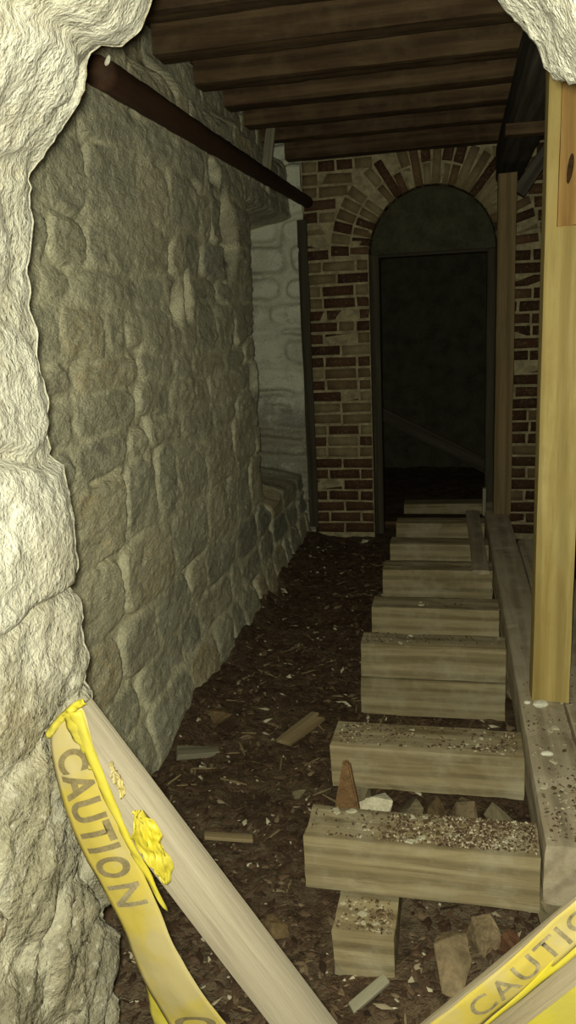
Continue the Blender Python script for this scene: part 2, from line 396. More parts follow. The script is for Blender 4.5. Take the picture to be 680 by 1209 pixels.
# whitewashed stone pier closing the recess beside the bricks
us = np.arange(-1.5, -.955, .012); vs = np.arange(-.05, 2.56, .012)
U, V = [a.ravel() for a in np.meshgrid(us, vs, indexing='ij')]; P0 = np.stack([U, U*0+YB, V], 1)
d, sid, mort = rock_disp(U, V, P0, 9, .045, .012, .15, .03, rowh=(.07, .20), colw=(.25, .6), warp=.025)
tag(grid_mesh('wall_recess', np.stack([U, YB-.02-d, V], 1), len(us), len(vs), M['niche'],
    {'tint': sid, 'mortar': mort*.5, 'wash': .25+.6*sstep(.75, 1.05, V+.12*fbm(P0, 4, 3, 3))}), kind='structure')  # wash held back low down: shade in the recess put into the colour

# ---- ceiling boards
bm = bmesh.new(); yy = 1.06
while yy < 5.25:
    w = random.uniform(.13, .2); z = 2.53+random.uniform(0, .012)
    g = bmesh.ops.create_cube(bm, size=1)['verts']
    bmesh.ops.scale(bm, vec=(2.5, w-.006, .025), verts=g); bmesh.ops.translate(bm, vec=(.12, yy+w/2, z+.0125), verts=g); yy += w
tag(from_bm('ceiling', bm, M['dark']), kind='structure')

# ---- the dark room behind the arch
def slab(name, lo, hi, mat):
    bm = bmesh.new(); g = bmesh.ops.create_cube(bm, size=1)['verts']
    bmesh.ops.scale(bm, vec=[hi[i]-lo[i] for i in range(3)], verts=g); bmesh.ops.translate(bm, vec=[(hi[i]+lo[i])/2 for i in range(3)], verts=g)
    return tag(from_bm(name, bm, mat), kind='structure')
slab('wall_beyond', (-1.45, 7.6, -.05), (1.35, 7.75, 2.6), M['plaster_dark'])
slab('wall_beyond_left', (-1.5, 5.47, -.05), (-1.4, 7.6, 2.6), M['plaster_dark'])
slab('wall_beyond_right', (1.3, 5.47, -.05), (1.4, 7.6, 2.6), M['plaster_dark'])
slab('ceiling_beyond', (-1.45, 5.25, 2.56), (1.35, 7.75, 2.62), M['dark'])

# ================================================================== TIMBERS
def timber_mesh(name, Lx, W, H, seed=0, bev=.008, wob=.004, chew=0):
    """box along local X from 0..Lx, centred in Y, from 0..H in Z; worn edges"""
    nx = max(8, int(Lx/.025)); prof = []
    ny, nz = max(3, int(W/.022)), max(3, int(H/.022))
    for i in range(ny): prof.append((-W/2+W*i/ny, 0))
    for i in range(nz): prof.append((W/2, H*i/nz))
    for i in range(ny): prof.append((W/2-W*i/ny, H))
    for i in range(nz): prof.append((-W/2, H-H*i/nz))
    pr = np.array(prof); c = np.array([0, H/2]); n = len(pr)
    # round the corners
    hw = np.array([W/2, H/2]); q = pr-c; r = bev
    inn = np.clip(q, -(hw-r), hw-r); dlt = q-inn; ln = np.linalg.norm(dlt, axis=1, keepdims=True); ln[ln == 0] = 1
    q = np.where(np.linalg.norm(dlt, axis=1, keepdims=True) > r, inn+dlt/ln*r, q); pr = q+c
    xs = np.linspace(0, Lx, nx+1)
    G = np.zeros((nx+1, n, 3)); G[:, :, 0] = xs[:, None]; G[:, :, 1] = pr[None, :, 0]; G[:, :, 2] = pr[None, :, 1]
    Q = G.reshape(-1, 3); o = np.array([seed*3.1, seed*1.7, 0])
    nrm = Q-np.array([0, 0, H/2])*np.array([0, 0, 1]); nrm[:, 0] = 0; nrm = nrm/np.maximum(np.linalg.norm(nrm, axis=1, keepdims=True), 1e-6)
    dd = wob*fbm(Q*np.array([.3, 1, 1])+o, 14, 3, seed) - chew*np.maximum(0, fbm(Q+o, 12, 3, seed+5)-.15)
    Q = Q+nrm*dd[:, None]
    Q[:, 2] -= min(0, 0)
    # rough ends
    e0 = Q[:, 0] < 1e-6; e1 = Q[:, 0] > Lx-1e-6
    Q[e0, 0] += .004*fbm(Q[e0]+o, 25, 2, seed+7); Q[e1, 0] += .004*fbm(Q[e1]+o, 25, 2, seed+8)
    bm = bmesh.new(); vv = [bm.verts.new(p) for p in Q]
    for i in range(nx):
        for j in range(n):
            k = (j+1) % n; bm.faces.new((vv[i*n+j], vv[(i+1)*n+j], vv[(i+1)*n+k], vv[i*n+k]))
    bm.faces.new([vv[j] for j in range(n)]); bm.faces.new([vv[nx*n+j] for j in range(n)][::-1])
    bmesh.ops.recalc_face_normals(bm, faces=bm.faces)
    me = bpy.data.meshes.new(name); bm.to_mesh(me); bm.free(); return me
def timber(name, Lx, W, H, mat, loc, rot=(0, 0, 0), parent=None, **kw):
    o = link(name, timber_mesh(name, Lx, W, H, **kw), mat, parent); o.location = loc; o.rotation_euler = rot; return o

# floor joists: left ends in line at x = -.364, butted on the grey sill at the right
def sill_x(y): return .183-(y-1.62)*.017
ZT = .28
jl = [(1.637, .134, .148, 'frontmost floor joist, dusty timber with pale debris on top, above a short block', .012),
      (2.05, .15, .135, 'second floor joist back, pale timber with a reddish wedge below its left end', .010),
      (2.78, .115, .14, 'third floor joist back, brown timber stacked on another timber', .006),
      (3.16, .135, .14, 'fourth floor joist back, greenish timber with a pale split along its top edge', .012),
      (3.66, .15, .14, 'fifth floor joist back, brown timber just beyond the greenish one', .006),
      (4.08, .14, .14, 'sixth floor joist back, dim timber second from the doorway end', .006),
      (4.50, .14, .14, 'last floor joist, dim timber nearest the arched doorway', .006)]
for i, (y, w, h, lab, chew) in enumerate(jl):
    x0 = -.364; ln = sill_x(y)-x0-.002
    o = timber('floor_joist', ln, w, h-(.002 if i == 2 else 0), M['joist'], (x0, y+w/2, ZT-h+(.002 if i == 2 else 0)), seed=i+1, chew=chew, wob=.004)
    o.rotation_euler.z = -.012 if i == 0 else 0
    tag(o, lab, 'joist', 'floor joists')
tag(timber('floor_timber', .53, .12, .152, M['joist'], (-.368, 2.842, -.012), seed=21), 'lower timber lying on the earth beneath the third floor joist', 'timber')
# grey sill carrying the posts
sl = timber('sill_beam', 3.2, .132, .155, M['sill'], (sill_x(1.62)+.066+.001, 1.615, .175), (0, 0, PI/2+.017), seed=31, bev=.012, chew=.006)
tag(sl, 'long grey dusty sill beam under both posts, at right ends of the joists', 'beam')
s2 = timber('sill_beam', 2.42, .20, .15, M['sill'], (sill_x(1.62)+.066+.1675, 1.615, .1765), (0, 0, PI/2+.017), seed=32, bev=.012, chew=.006)
tag(s2, 'shorter grey sill beam lying against the right side of the long one', 'beam')
for i, (y, lb) in enumerate(((1.85, 'near'), (3.0, 'middle'), (4.2, 'far'))):
    pass
# joist props
def rock(name, r, seed, mat, loc, sc=(1, 1, 1), rot=(0, 0, 0), sub=3, blocky=.5, parent=None):
    bm = bmesh.new(); bmesh.ops.create_icosphere(bm, subdivisions=sub, radius=1)
    P = np.array([v.co[:] for v in bm.verts])
    mx = np.abs(P).max(1, keepdims=True); P = P*(1-blocky)+P/mx*blocky*.85
    nrm = P/np.linalg.norm(P, axis=1, keepdims=True)
    P = P+nrm*(.22*fbm(P+seed*5.3, 1.3, 3, seed)[:, None]) + nrm*(.05*fbm(P+seed, 5, 2, seed+3)[:, None])
    P = P*r*np.array(sc)
    for v, p in zip(bm.verts, P): v.co = p
    o = from_bm(name, bm, mat, parent, smooth=False); o.location = loc; o.rotation_euler = rot
    return o
def hull(name, seed, mat, loc, sc, rot=(0, 0, 0), n=11):
    """broken angular stone"""
    rs_ = random.Random(seed); bm = bmesh.new()
    for k in range(n):
        v = Vector((rs_.gauss(0, 1), rs_.gauss(0, 1), rs_.gauss(0, 1))).normalized()
        m_ = max(abs(v.x), abs(v.y), abs(v.z)); v = (v*.35+v/m_*.6)*rs_.uniform(.8, 1.05); bm.verts.new(v)
    r_ = bmesh.ops.convex_hull(bm, input=bm.verts[:]); bmesh.ops.delete(bm, geom=[g for g in r_['geom_interior'] if isinstance(g, bmesh.types.BMVert)], context='VERTS')
    bmesh.ops.bevel(bm, geom=bm.edges[:], offset=.03, segments=1, affect='EDGES')
    bmesh.ops.triangulate(bm, faces=bm.faces[:]); bmesh.ops.subdivide_edges(bm, edges=bm.edges[:], cuts=3, use_grid_fill=True)
    P = np.array([v.co[:] for v in bm.verts]); nn = P/np.linalg.norm(P, axis=1, keepdims=True)
    P = P+nn*(.07*fbm(P+seed*3.3, 3.0, 4, seed, .6))[:, None]; P = P*np.array(sc)
    for v, p in zip(bm.verts, P): v.co = p
    o = from_bm(name, bm, mat); o.location = loc; o.rotation_euler = rot; return o
blk = timber('timber_block', .14, .27, .128, M['joist'], (-.283, 1.655, -.004), seed=41, bev=.006, chew=.012)
tag(blk, 'short squat timber block propping the frontmost joist', 'block')
# reddish wedge standing under the second joist
bm = bmesh.new()
ws = [(-.354, 0), (-.272, 0), (-.283, .10), (-.306, .245), (-.326, .25), (-.351, .12)]
f = bm.faces.new([bm.verts.new((a, 2.02, b-.005)) for a, b in ws]); ex = bmesh.ops.extrude_face_region(bm, geom=[f])
bmesh.ops.translate(bm, vec=(0, .026, 0), verts=[g for g in ex['geom'] if isinstance(g, bmesh.types.BMVert)])
bmesh.ops.recalc_face_normals(bm, faces=bm.faces); bmesh.ops.bevel(bm, geom=bm.edges[:], offset=.005, segments=2, affect='EDGES')
tag(from_bm('wood_wedge', bm, plain('rusty_wedge', (.23, .135, .068), .35, 30)), 'reddish brown wedge upright against the second joist', 'wedge')
props = [(-.315, 2.15, .055, 'stone', 'stone prop under the left end of the second joist'), (-.3, 3.22, .07, 's', 'stone prop under the left end of the greenish fourth joist'),
         (-.3, 3.73, .07, 's', 'stone prop under the fifth floor joist'), (-.3, 4.15, .07, 's', 'stone prop under the sixth floor joist'), (-.3, 4.57, .07, 's', 'stone prop under the last floor joist')]
for i, (x, y, r, k, lb) in enumerate(props):
    hz = (.12 if i == 0 else .145)
    tag(hull('prop_stone', 60+i, M['rubble'], (x, y, hz/2-.005), (.06, .055, hz/2*1.08)), lb, 'stone')
for i, (y, lb) in enumerate(((1.80, 'rubble stone under the near end of the long sill beam'), (3.0, 'rubble stone under the middle of the long sill beam'), (4.4, 'rubble stone under the far end of the long sill beam'))):
    tag(rock('footing_stone', 1, 80+i, M['rubble'], (sill_x(y)+.08, y, .08), (.085, .12, .098)), lb, 'stone')
for i, (y, lb) in enumerate(((1.9, 'rubble stone under the near end of the shorter sill beam'), (3.6, 'rubble stone under the far end of the shorter sill beam'))):
    tag(rock('footing_stone', 1, 85+i, M['rubble'], (sill_x(y)+.25, y, .08), (.085, .12, .098)), lb, 'stone')

# near post of fresh lumber with a board nailed on its upper part
pt = empty('wood_post', (.263, 2.345, .33), 'bright yellow lumber post at right, standing on the sill beam', 'post')
p = timber('shaft', 1.83, .108, .108, M['post'], (0, .054, 0), (0, -PI/2, 0), pt, seed=51, bev=.007, wob=.003)
p.location = (.054, 0, 0)
nb = timber('nailed_board', .46, .055, .022, M['nailer'], (0, 0, 0), (0, -PI/2, 0), pt, seed=52, bev=.002, wob=.002)
nb.rotation_euler = (0, -PI/2, PI/2); nb.location = (.003, -.054, 1.345)
nb['label'] = 'orange brown board with a dark knot'
kn = rock('knot', 1, 53, plain('dark_knot', (.06, .03, .012), .4, 80), (.002, -.077, 1.48), (.0075, .0018, .036), (0, .12, 0), 2, 0, pt)
kn['label'] = 'dark knot'
# far post
pt2 = timber('wood_post', 1.79, .108, .095, M['post_old'], (.274, 4.57, .329), (0, -PI/2, 0), seed=54, bev=.006)
tag(pt2, 'dull brown post at the far end of the sill beam, beside the archway', 'post')
# girder above the posts and its bracket
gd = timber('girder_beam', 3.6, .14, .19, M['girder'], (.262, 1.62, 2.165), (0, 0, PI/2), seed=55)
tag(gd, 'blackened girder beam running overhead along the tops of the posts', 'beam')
cp = timber('cleat', .15, .08, .045, M['ceil'], (.165, 3.58, 2.122), (0, 0, 0), seed=56)
tag(cp, 'short brown cleat fixed across the underside of the blackened girder', 'cleat')
kb = timber('knee_brace', .30, .07, .07, M['girder'], (.262, 4.455, 2.02), (0, -.95, 0), seed=57); kb.location = (.31, 4.56, 2.0)
tag(kb, 'black slanting knee brace at the top of the far post', 'brace')
# plank beside the sill and its upright stub
pk = timber('plank', 1.12, .075, .02, M['sill'], (.09, 3.60, ZT+.003), (0, 0, PI/2+.02), seed=58); tag(pk, 'grey plank lying on the far joists along the sill beam', 'plank')
st = timber('stub_board', .16, .042, .02, M['lath'], (.142, 4.62, .30), (0, -PI/2, 0), seed=59); tag(st, 'small pale upright stub board by the foot of the far post', 'board')

# ceiling joists
ords = ['nearest the arched opening', 'second from the arched opening', 'third from the arched opening', 'fourth from the arched opening', 'fifth from the arched opening',
        'fourth from the brick end wall', 'third from the brick end wall', 'second from the brick end wall', 'against the brick end wall']
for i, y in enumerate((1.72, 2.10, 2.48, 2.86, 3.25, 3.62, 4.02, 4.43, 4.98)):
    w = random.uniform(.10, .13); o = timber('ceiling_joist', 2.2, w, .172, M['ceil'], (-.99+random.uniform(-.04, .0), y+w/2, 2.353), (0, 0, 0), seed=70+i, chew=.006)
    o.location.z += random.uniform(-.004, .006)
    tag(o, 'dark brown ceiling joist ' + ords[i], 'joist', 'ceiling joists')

# pole along the left wall
def tube(name, pts, rads, mat, parent=None, seg=20, seed=0, wob=.0):
    P = np.array(pts, float); n = len(P); V = []; 
    for i in range(n):
        t = P[min(i+1, n-1)]-P[max(i-1, 0)]; t /= np.linalg.norm(t); a = np.cross(t, [0, 0, 1.0])
        if np.linalg.norm(a) < .1: a = np.cross(t, [1.0, 0, 0])
        a /= np.linalg.norm(a); b = np.cross(a, t)
        for k in range(seg):
            th = 2*PI*k/seg; V.append(P[i]+rads[i]*(a*math.cos(th)+b*math.sin(th)))
    V = np.array(V)
    if wob: V = V + wob*np.stack([fbm(V+seed, 18, 3, seed+j) for j in range(3)], 1)
    bm = bmesh.new(); vv = [bm.verts.new(p) for p in V]
    for i in range(n-1):
        for k in range(seg):
            j = (k+1) % seg; bm.faces.new((vv[i*seg+k], vv[i*seg+j], vv[(i+1)*seg+j], vv[(i+1)*seg+k]))
    bm.faces.new(vv[:seg][::-1]); bm.faces.new(vv[-seg:]); bmesh.ops.recalc_face_normals(bm, faces=bm.faces)
    return from_bm(name, bm, mat, parent, smooth=True)
def pole_mesh():
    # built along local X so that the grain follows it
    pts = [(t*3.0, .012*math.sin(t*3), .010*math.sin(t*2.2)) for t in np.linspace(0, 1, 60)]
    return tube('wooden_pole', pts, [.040-.006*i/59 for i in range(60)], M['pole'], seed=3, wob=.005)
pl = pole_mesh(); pl.location = (-.925, 2.16, 2.125); pl.rotation_euler = (0, 0, PI/2)
tag(pl, 'dark brown round pole running high along the rubble wall', 'pole')
fl = rock('paint_flake', 1, 5, M['chip_white'], (-.0015, -.030, .020), (.004, .007, .014), (.6, 0, 0), 2, .2, pl); fl['label'] = 'pale flake near its ragged end'
lt = timber('lath', .42, .05, .018, M['lath'], (-.955, 4.20, 2.15), (0, -1.12, PI/2-.1), seed=61); tag(lt, 'short pale lath slanting up from the wall top to the ceiling', 'lath')
# dark board beside the bricks, door frame and tympanum
db = timber('wall_board', 1.95, .062, .022, M['grey_dark'], (-.945, 5.135, .10), (0, -PI/2, PI/2), seed=62)
db.location = (-.962, 5.150, .08); db.rotation_euler = (0, -PI/2, PI/2)
tag(db, 'dark narrow upright board between the whitewashed recess and the bricks', 'board')
fr = empty('door_frame', (AX, 5.2, .0), 'dark weathered door frame lining the brick archway', 'door frame')
for sx in (-1, 1):
    j = timber('jamb_post', 1.80, .09, .055, M['grey_dark'], (0, 0, 0), (0, -PI/2, 0), fr, seed=63+sx); j.location = (sx*(AR-.03)+.0275, .10, .0)
lb = timber('lintel', 2*AR-.11, .09, .022, M['grey_dark'], (-AR+.055, .11, 1.785), (0, 0, 0), fr, seed=66, wob=.002)
bm = bmesh.new(); f = bm.faces.new([bm.verts.new(((AR-.006)*math.cos(a), .115, 1.807+(AR-.006)*math.sin(a))) for a in [PI*i/28 for i in range(29)]])
ex = bmesh.ops.extrude_face_region(bm, geom=[f]); bmesh.ops.translate(bm, vec=(0, .03, 0), verts=[g for g in ex['geom'] if isinstance(g, bmesh.types.BMVert)])
bmesh.ops.recalc_face_normals(bm, faces=bm.faces)
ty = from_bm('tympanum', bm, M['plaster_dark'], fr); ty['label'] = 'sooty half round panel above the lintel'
th = timber('threshold', .76, .22, .05, M['ceil'], (AX-.37, 5.465, .01), seed=67); tag(th, 'worn wooden threshold lying across the dark archway', 'threshold')
lp = timber('leaning_plank', 1.5, .03, .10, M['grey_dark'], (-.66, 6.05, .69), (0, .47, -.08), seed=68); tag(lp, 'faint plank slanting down in the dark room beyond the arch', 'plank')
lst = timber('loose_beam', .62, .16, .11, M['joist'], (-.40, 5.72, .0), (0, 0, .04), seed=69); tag(lst, 'dim timber on the ground just beyond the arch threshold', 'timber')

# ================================================================== BARRICADE
b1 = timber('barricade_board', 1.135, .086, .02, M['board'], (0, 0, 0), seed=91, bev=.003, wob=.001)
def place_x(o, p0, p1, up=(0, -1, 0)):
    """local X along p0->p1, local Z along up"""
    a, b = Vector(p0), Vector(p1); xx = (b-a).normalized(); zz = Vector(up); zz = (zz-xx*zz.dot(xx)).normalized(); yy = zz.cross(xx)
    m = Matrix((xx, yy, zz)).transposed().to_4x4(); m.translation = a; o.matrix_world = m
place_x(b1, (-.557, .978, .947), (.064, .978, .0))
tag(b1, 'pale bare board leaning on the left jamb, caution tape draped over its top', 'board')
b2 = timber('barricade_board', 1.01, .083, .02, M['board2'], (0, 0, 0), seed=92, bev=.003, wob=.001)
place_x(b2, (-.430, .938, .0), (.178, .938, .724))
tag(b2, 'grimy board rising to the right jamb, caution tape along its upper edge', 'board')

def strip_fn(Lp, Rp, y, bulge):
    Lp, Rp = np.array(Lp), np.array(Rp); n = max(len(Lp), len(Rp))
    def rs(Q, m):
        l = np.concatenate([[0], np.cumsum(np.linalg.norm(np.diff(Q, axis=0), axis=1))]); l /= l[-1]
        return lambda t: np.stack([np.interp(t, l, Q[:, 0]), np.interp(t, l, Q[:, 1])], -1)
    def sm(Q):   # Chaikin smoothing
        for _ in range(3):
            a = Q[:-1]*.75+Q[1:]*.25; b = Q[:-1]*.25+Q[1:]*.75; R = np.empty((2*len(a), 2)); R[0::2] = a; R[1::2] = b
            Q = np.vstack([Q[:1], R, Q[-1:]])
        return Q
    fl_, fr_ = rs(sm(Lp), n), rs(sm(Rp), n)
    def F(t, s, off=0):
        t = np.atleast_1d(t); s = np.atleast_1d(s); A, Bq = fl_(t), fr_(t); q = A*(1-s)[:, None]+Bq*s[:, None]
        yy = (y(t) if callable(y) else y+0*t) - bulge*np.sin(PI*s) + .004*fbm(np.stack([t*6, s*1.5, t*0], 1), 1.5, 3, 5) - off
        return np.stack([q[:, 0], yy, q[:, 1]], 1)
    return F
def strip_mesh(name, F, mat, nt=70, ns=12, parent=None):
    T, Sx = [a.ravel() for a in np.meshgrid(np.linspace(0, 1, nt), np.linspace(0, 1, ns), indexing='ij')]
    o = grid_mesh(name, F(T, Sx), nt, ns, mat, None, parent)
    m = o.modifiers.new('thickness', 'SOLIDIFY'); m.thickness = .0008; m.offset = 0
    return o
def text_mesh(name, body, F, t0, t1, s0, s1, mat, parent, off=.0016, bold=.02, flip=False):
    cu = bpy.data.curves.new('lettering', 'FONT'); cu.body = body; cu.offset = bold; cu.resolution_u = 6; cu.space_character = 1.12
    ob = bpy.data.objects.new('lettering_tmp', cu); COL.objects.link(ob); bpy.context.view_layer.update()
    me = bpy.data.meshes.new_from_object(ob.evaluated_get(bpy.context.evaluated_depsgraph_get()))
    bpy.data.objects.remove(ob); bpy.data.curves.remove(cu)
    bm = bmesh.new(); bm.from_mesh(me); bpy.data.meshes.remove(me)
    bmesh.ops.triangulate(bm, faces=bm.faces)
    bmesh.ops.subdivide_edges(bm, edges=[e for e in bm.edges if e.calc_length() > .12], cuts=3, use_grid_fill=False)
    bmesh.ops.triangulate(bm, faces=bm.faces)
    Q = np.array([v.co[:] for v in bm.verts]); mn, mx = Q.min(0), Q.max(0)
    t = t0+(Q[:, 0]-mn[0])/(mx[0]-mn[0])*(t1-t0); s = s0+(Q[:, 1]-mn[1])/(mx[1]-mn[1])*(s1-s0)
    W = F(t, s, off)
    for v, p in zip(bm.verts, W): v.co = p
    return from_bm(name, bm, mat, parent)

# tape over the left board, hanging down its left side
TL = [(-.566, .950), (-.580, .924), (-.581, .875), (-.572, .826), (-.548, .735), (-.524, .687), (-.493, .614), (-.484, .546), (-.455, .472), (-.435, .428), (-.395, .34), (-.36, .27)]
TR = [(-.535, .972), (-.520, .968), (-.512, .914), (-.497, .833), (-.467, .744), (-.440, .674), (-.415, .587), (-.374, .50), (-.342, .444), (-.30, .365), (-.26, .29)]
F1 = strip_fn(TL, TR, lambda t: .953-.012*np.sin(PI*np.clip(t*1.1, 0, 1)), .004)
tp = empty('caution_tape', (-.50, .955, .6), 'yellow caution tape draped over the left board top and hanging down', 'tape')
def adopt(o, par):
    o.parent = par; o.matrix_parent_inverse = Matrix.Translation(-Vector(par.location)); return o
band = adopt(strip_mesh('tape_band', F1, M['tape'], 90, 12), tp)
text_mesh('lettering', 'CAUTI', F1, .085, .31, .14, .86, M['tape_ink'], band, bold=.035)
text_mesh('lettering', 'O', F1, .323, .372, .14, .86, M['tape_ink'], band, bold=.035)
text_mesh('lettering', 'N', F1, .388, .44, .14, .86, M['tape_ink_faint'], band)
text_mesh('lettering', 'CAUTION', F1, .722, .98, .14, .86, M['tape_ink'], band, bold=.035)
# bright folded edge along its right side
E1 = [(-.545, .965), (-.528, .915), (-.520, .885), (-.500, .820), (-.472, .745), (-.452, .700), (-.436, .672)]
E2 = [(-.520, .967), (-.510, .915), (-.500, .875), (-.481, .810), (-.455, .738), (-.436, .695), (-.421, .645)]
Ff = strip_fn(E1, E2, .944, .004); adopt(strip_mesh('folded_edge', Ff, M['tape_bright'], 50, 6), tp)['label'] = 'bright yellow folded tape edge'
# bright patch left of the C
Ff = strip_fn([(-.552, .958), (-.545, .93), (-.528, .90), (-.522, .875)], [(-.522, .968), (-.514, .93), (-.508, .905), (-.506, .875)], .945, .003)
adopt(strip_mesh('torn_patch', Ff, M['tape_bright'], 30, 6), tp)
# crumple stuck on the board face
def crumple(name, cx, cy, cz, sx, sz, seed, mat, n=26):
    T, Sx = [a.ravel() for a in np.meshgrid(np.linspace(0, 1, n), np.linspace(0, 1, n), indexing='ij')]
    P = np.stack([T, Sx, T*0+seed], 1)
    a, b = (T-.5), (Sx-.5)
    wdt = sx*(.25+.9*np.sin(PI*np.clip(T*.9+.05, 0, 1)))*(1+.7*fbm(P, 4, 2, seed))
    X = cx + b*wdt + a*sz*.32; Z = cz - a*sz; Y = cy - .004 - .022*np.abs(fbm(P*np.array([1, 2, 1]), 4, 3, seed+2)) - .006*np.sin(PI*T)*np.sin(PI*Sx)
    o = grid_mesh(name, np.stack([X, Y, Z], 1), n, n, mat); m = o.modifiers.new('thickness', 'SOLIDIFY'); m.thickness = .0008
    return adopt(o, tp)
crumple('crumpled_wad', -.436, .957, .752, .034, .115, 3, M['tape_bright'])
crumple('torn_film', -.480, .9575, .860, .006, .05, 6, M['tape'])
# wrap over the board's end
Ff = strip_fn([(-.600, .930), (-.586, .952), (-.560, .974)], [(-.592, .918), (-.578, .938), (-.552, .958)], .951, .004)
adopt(strip_mesh('top_wrap', strip_fn([(-.585, .926), (-.565, .950), (-.535, .977), (-.518, .984)], [(-.578, .917), (-.558, .940), (-.530, .966), (-.514, .975)], .949, .004), M['tape_bright'], 30, 6), tp)
# lower tail
Ff = strip_fn([(-.480, .545), (-.476, .50), (-.474, .45), (-.470, .40), (-.462, .32)], [(-.474, .540), (-.452, .50), (-.440, .462), (-.444, .42), (-.425, .33)], .958, .003)
adopt(strip_mesh('hanging_tail', Ff, M['tape_bright'], 40, 8), tp)['label'] = 'bright yellow tail of the tape'
Ff = strip_fn([(-.448, .455), (-.443, .43), (-.440, .40), (-.42, .33)], [(-.444, .452), (-.425, .428), (-.410, .402), (-.38, .34)], .968, .003)
adopt(strip_mesh('hanging_tail', Ff, M['tape_bright'], 30, 6), tp)['label'] = 'shaded inner tail of the tape'
# tape along the right board
dx, dz, qx, qz = .643, .766, .766, -.643
def onb2(s, w): return (.146+dx*s+qx*w, .751+dz*s+qz*w)     # s along the board, w across from its upper edge
tp2 = empty('caution_tape', (.05, .92, .62), 'yellow caution tape wrapped along the right hand board', 'tape')
Lo = [onb2(s, w) for s, w in ((-.62, .044), (-.5, .046), (-.35, .044), (-.2, .042), (-.08, .040), (.0, .036), (.10, .036))]
Up = [onb2(s, w) for s, w in ((-.62, -.003), (-.5, -.004), (-.35, -.004), (-.2, -.004), (-.08, -.003), (-.02, -.008), (.10, -.012))]
F2 = strip_fn(Lo, Up, .9145, .002)
band2 = adopt(strip_mesh('tape_band', F2, M['tape'], 90, 10), tp2)
text_mesh('lettering', 'CAUTION', F2, .555, .945, .18, .82, M['tape_ink_faint'], band2, bold=.01)
Ff = strip_fn([onb2(s, w) for s, w in ((-.62, .050), (-.4, .049), (-.2, .048), (-.03, .046), (.1, .042))], [onb2(s, w) for s, w in ((-.62, .044), (-.4, .043), (-.2, .041), (-.03, .030), (.1, .03))], .913, .001)
adopt(strip_mesh('folded_edge', Ff, M['tape_bright'], 60, 5), tp2)['label'] = 'bright yellow folded tape edge'
Lo = [onb2(s, w) for s, w in ((-.45, .16), (-.3, .17), (-.1, .17), (.08, .16))]; Up = [onb2(s, w) for s, w in ((-.34, .080), (-.25, .079), (-.1, .079), (.08, .078))]
adopt(strip_mesh('hanging_band', strip_fn(Lo, Up, .932, .002), M['tape_bright'], 50, 10), tp2)['label'] = 'bright yellow tape hanging below the board'

# ================================================================== DEBRIS
def chip_mesh(name, seed, r=1.0, th=.22, n=7):
    rs = random.Random(seed); bm = bmesh.new(); vv = []
    for k in range(n):
        a = 2*PI*k/n+rs.uniform(-.3, .3); q = r*rs.uniform(.55, 1.0); vv.append(bm.verts.new((q*math.cos(a), q*math.sin(a)*.75, 0)))
    f = bm.faces.new(vv); ex = bmesh.ops.extrude_face_region(bm, geom=[f])
    up = [g for g in ex['geom'] if isinstance(g, bmesh.types.BMVert)]
    for v in up: v.co.z += th*rs.uniform(.6, 1.3); v.co.x *= .86; v.co.y *= .86
    bmesh.ops.recalc_face_normals(bm, faces=bm.faces)
    me = bpy.data.meshes.new(name); bm.to_mesh(me); bm.free(); return me
def splinter_mesh(name, seed):
    rs = random.Random(seed); bm = bmesh.new(); n = 5; rings = []
    for k in range(n+1):
        t = k/n; w = .10*(1-.5*abs(2*t-1)**2)*rs.uniform(.7, 1.2); h = .05*rs.uniform(.7, 1.2); b = .05*math.sin(t*PI)*rs.uniform(-.5, 1)
        rings.append([bm.verts.new((t*2-1, y, z+max(b, 0))) for y, z in ((-w, 0), (w, 0), (w*.8, h), (-w*.8, h))])
    for a, b in zip(rings[:-1], rings[1:]):
        for j in range(4): bm.faces.new((a[j], a[(j+1) % 4], b[(j+1) % 4], b[j]))
    bm.faces.new(rings[0][::-1]); bm.faces.new(rings[-1]); bmesh.ops.recalc_face_normals(bm, faces=bm.faces)
    me = bpy.data.meshes.new(name); bm.to_mesh(me); bm.free(); return me
chips = [chip_mesh('plaster_chip', i) for i in range(6)]
for m in chips: m.materials.append(M['chip'])
clods = [chip_mesh('earth_clod', 20+i, 1, .5, 8) for i in range(4)]
for m in clods: m.materials.append(M['clod'])
spl = [splinter_mesh('wood_splinter', i) for i in range(5)]
for m in spl: m.materials.append(M['splint'])
rng = random.Random(11)
def drop(meshes, name, x, y, z, s, label, cat, group, tilt=.15):
    o = bpy.data.objects.new(name, rng.choice(meshes)); COL.objects.link(o)
    o.location = (x, y, z); o.rotation_euler = (rng.uniform(-tilt, tilt), rng.uniform(-tilt, tilt), rng.uniform(0, 6.28)); o.scale = (s, s, s*rng.uniform(.7, 1.2))
    return tag(o, label, cat, group)
# on the joists
for (y, w, n, nc, where) in ((1.637, .134, 46, 40, 'frontmost floor joist'), (2.05, .15, 16, 16, 'second floor joist'), (2.78, .115, 7, 6, 'third floor joist'), (3.16, .135, 6, 3, 'greenish fourth joist')):
    for k in range(n):
        x = rng.uniform(-.34, .16) if rng.random() < .6 else rng.gauss(-.02, .10); x = max(-.35, min(.165, x))
        drop(chips, 'plaster_chip', x, y+rng.uniform(.012, w-.012), ZT-.001, rng.uniform(.003, .0075)*(2.5 if rng.random() < .3 else 1.1), 'small pale plaster chip lying on the '+where, 'chip', 'plaster chips on the '+where)
    for k in range(nc):
        x = max(-.34, min(.15, rng.gauss(-.06, .10)))
        drop(clods, 'earth_clod', x, y+rng.uniform(.02, w-.015), ZT-.001, rng.uniform(.004, .010), 'small brown crumb of earth lying on the '+where, 'crumb', 'earth crumbs on the '+where)
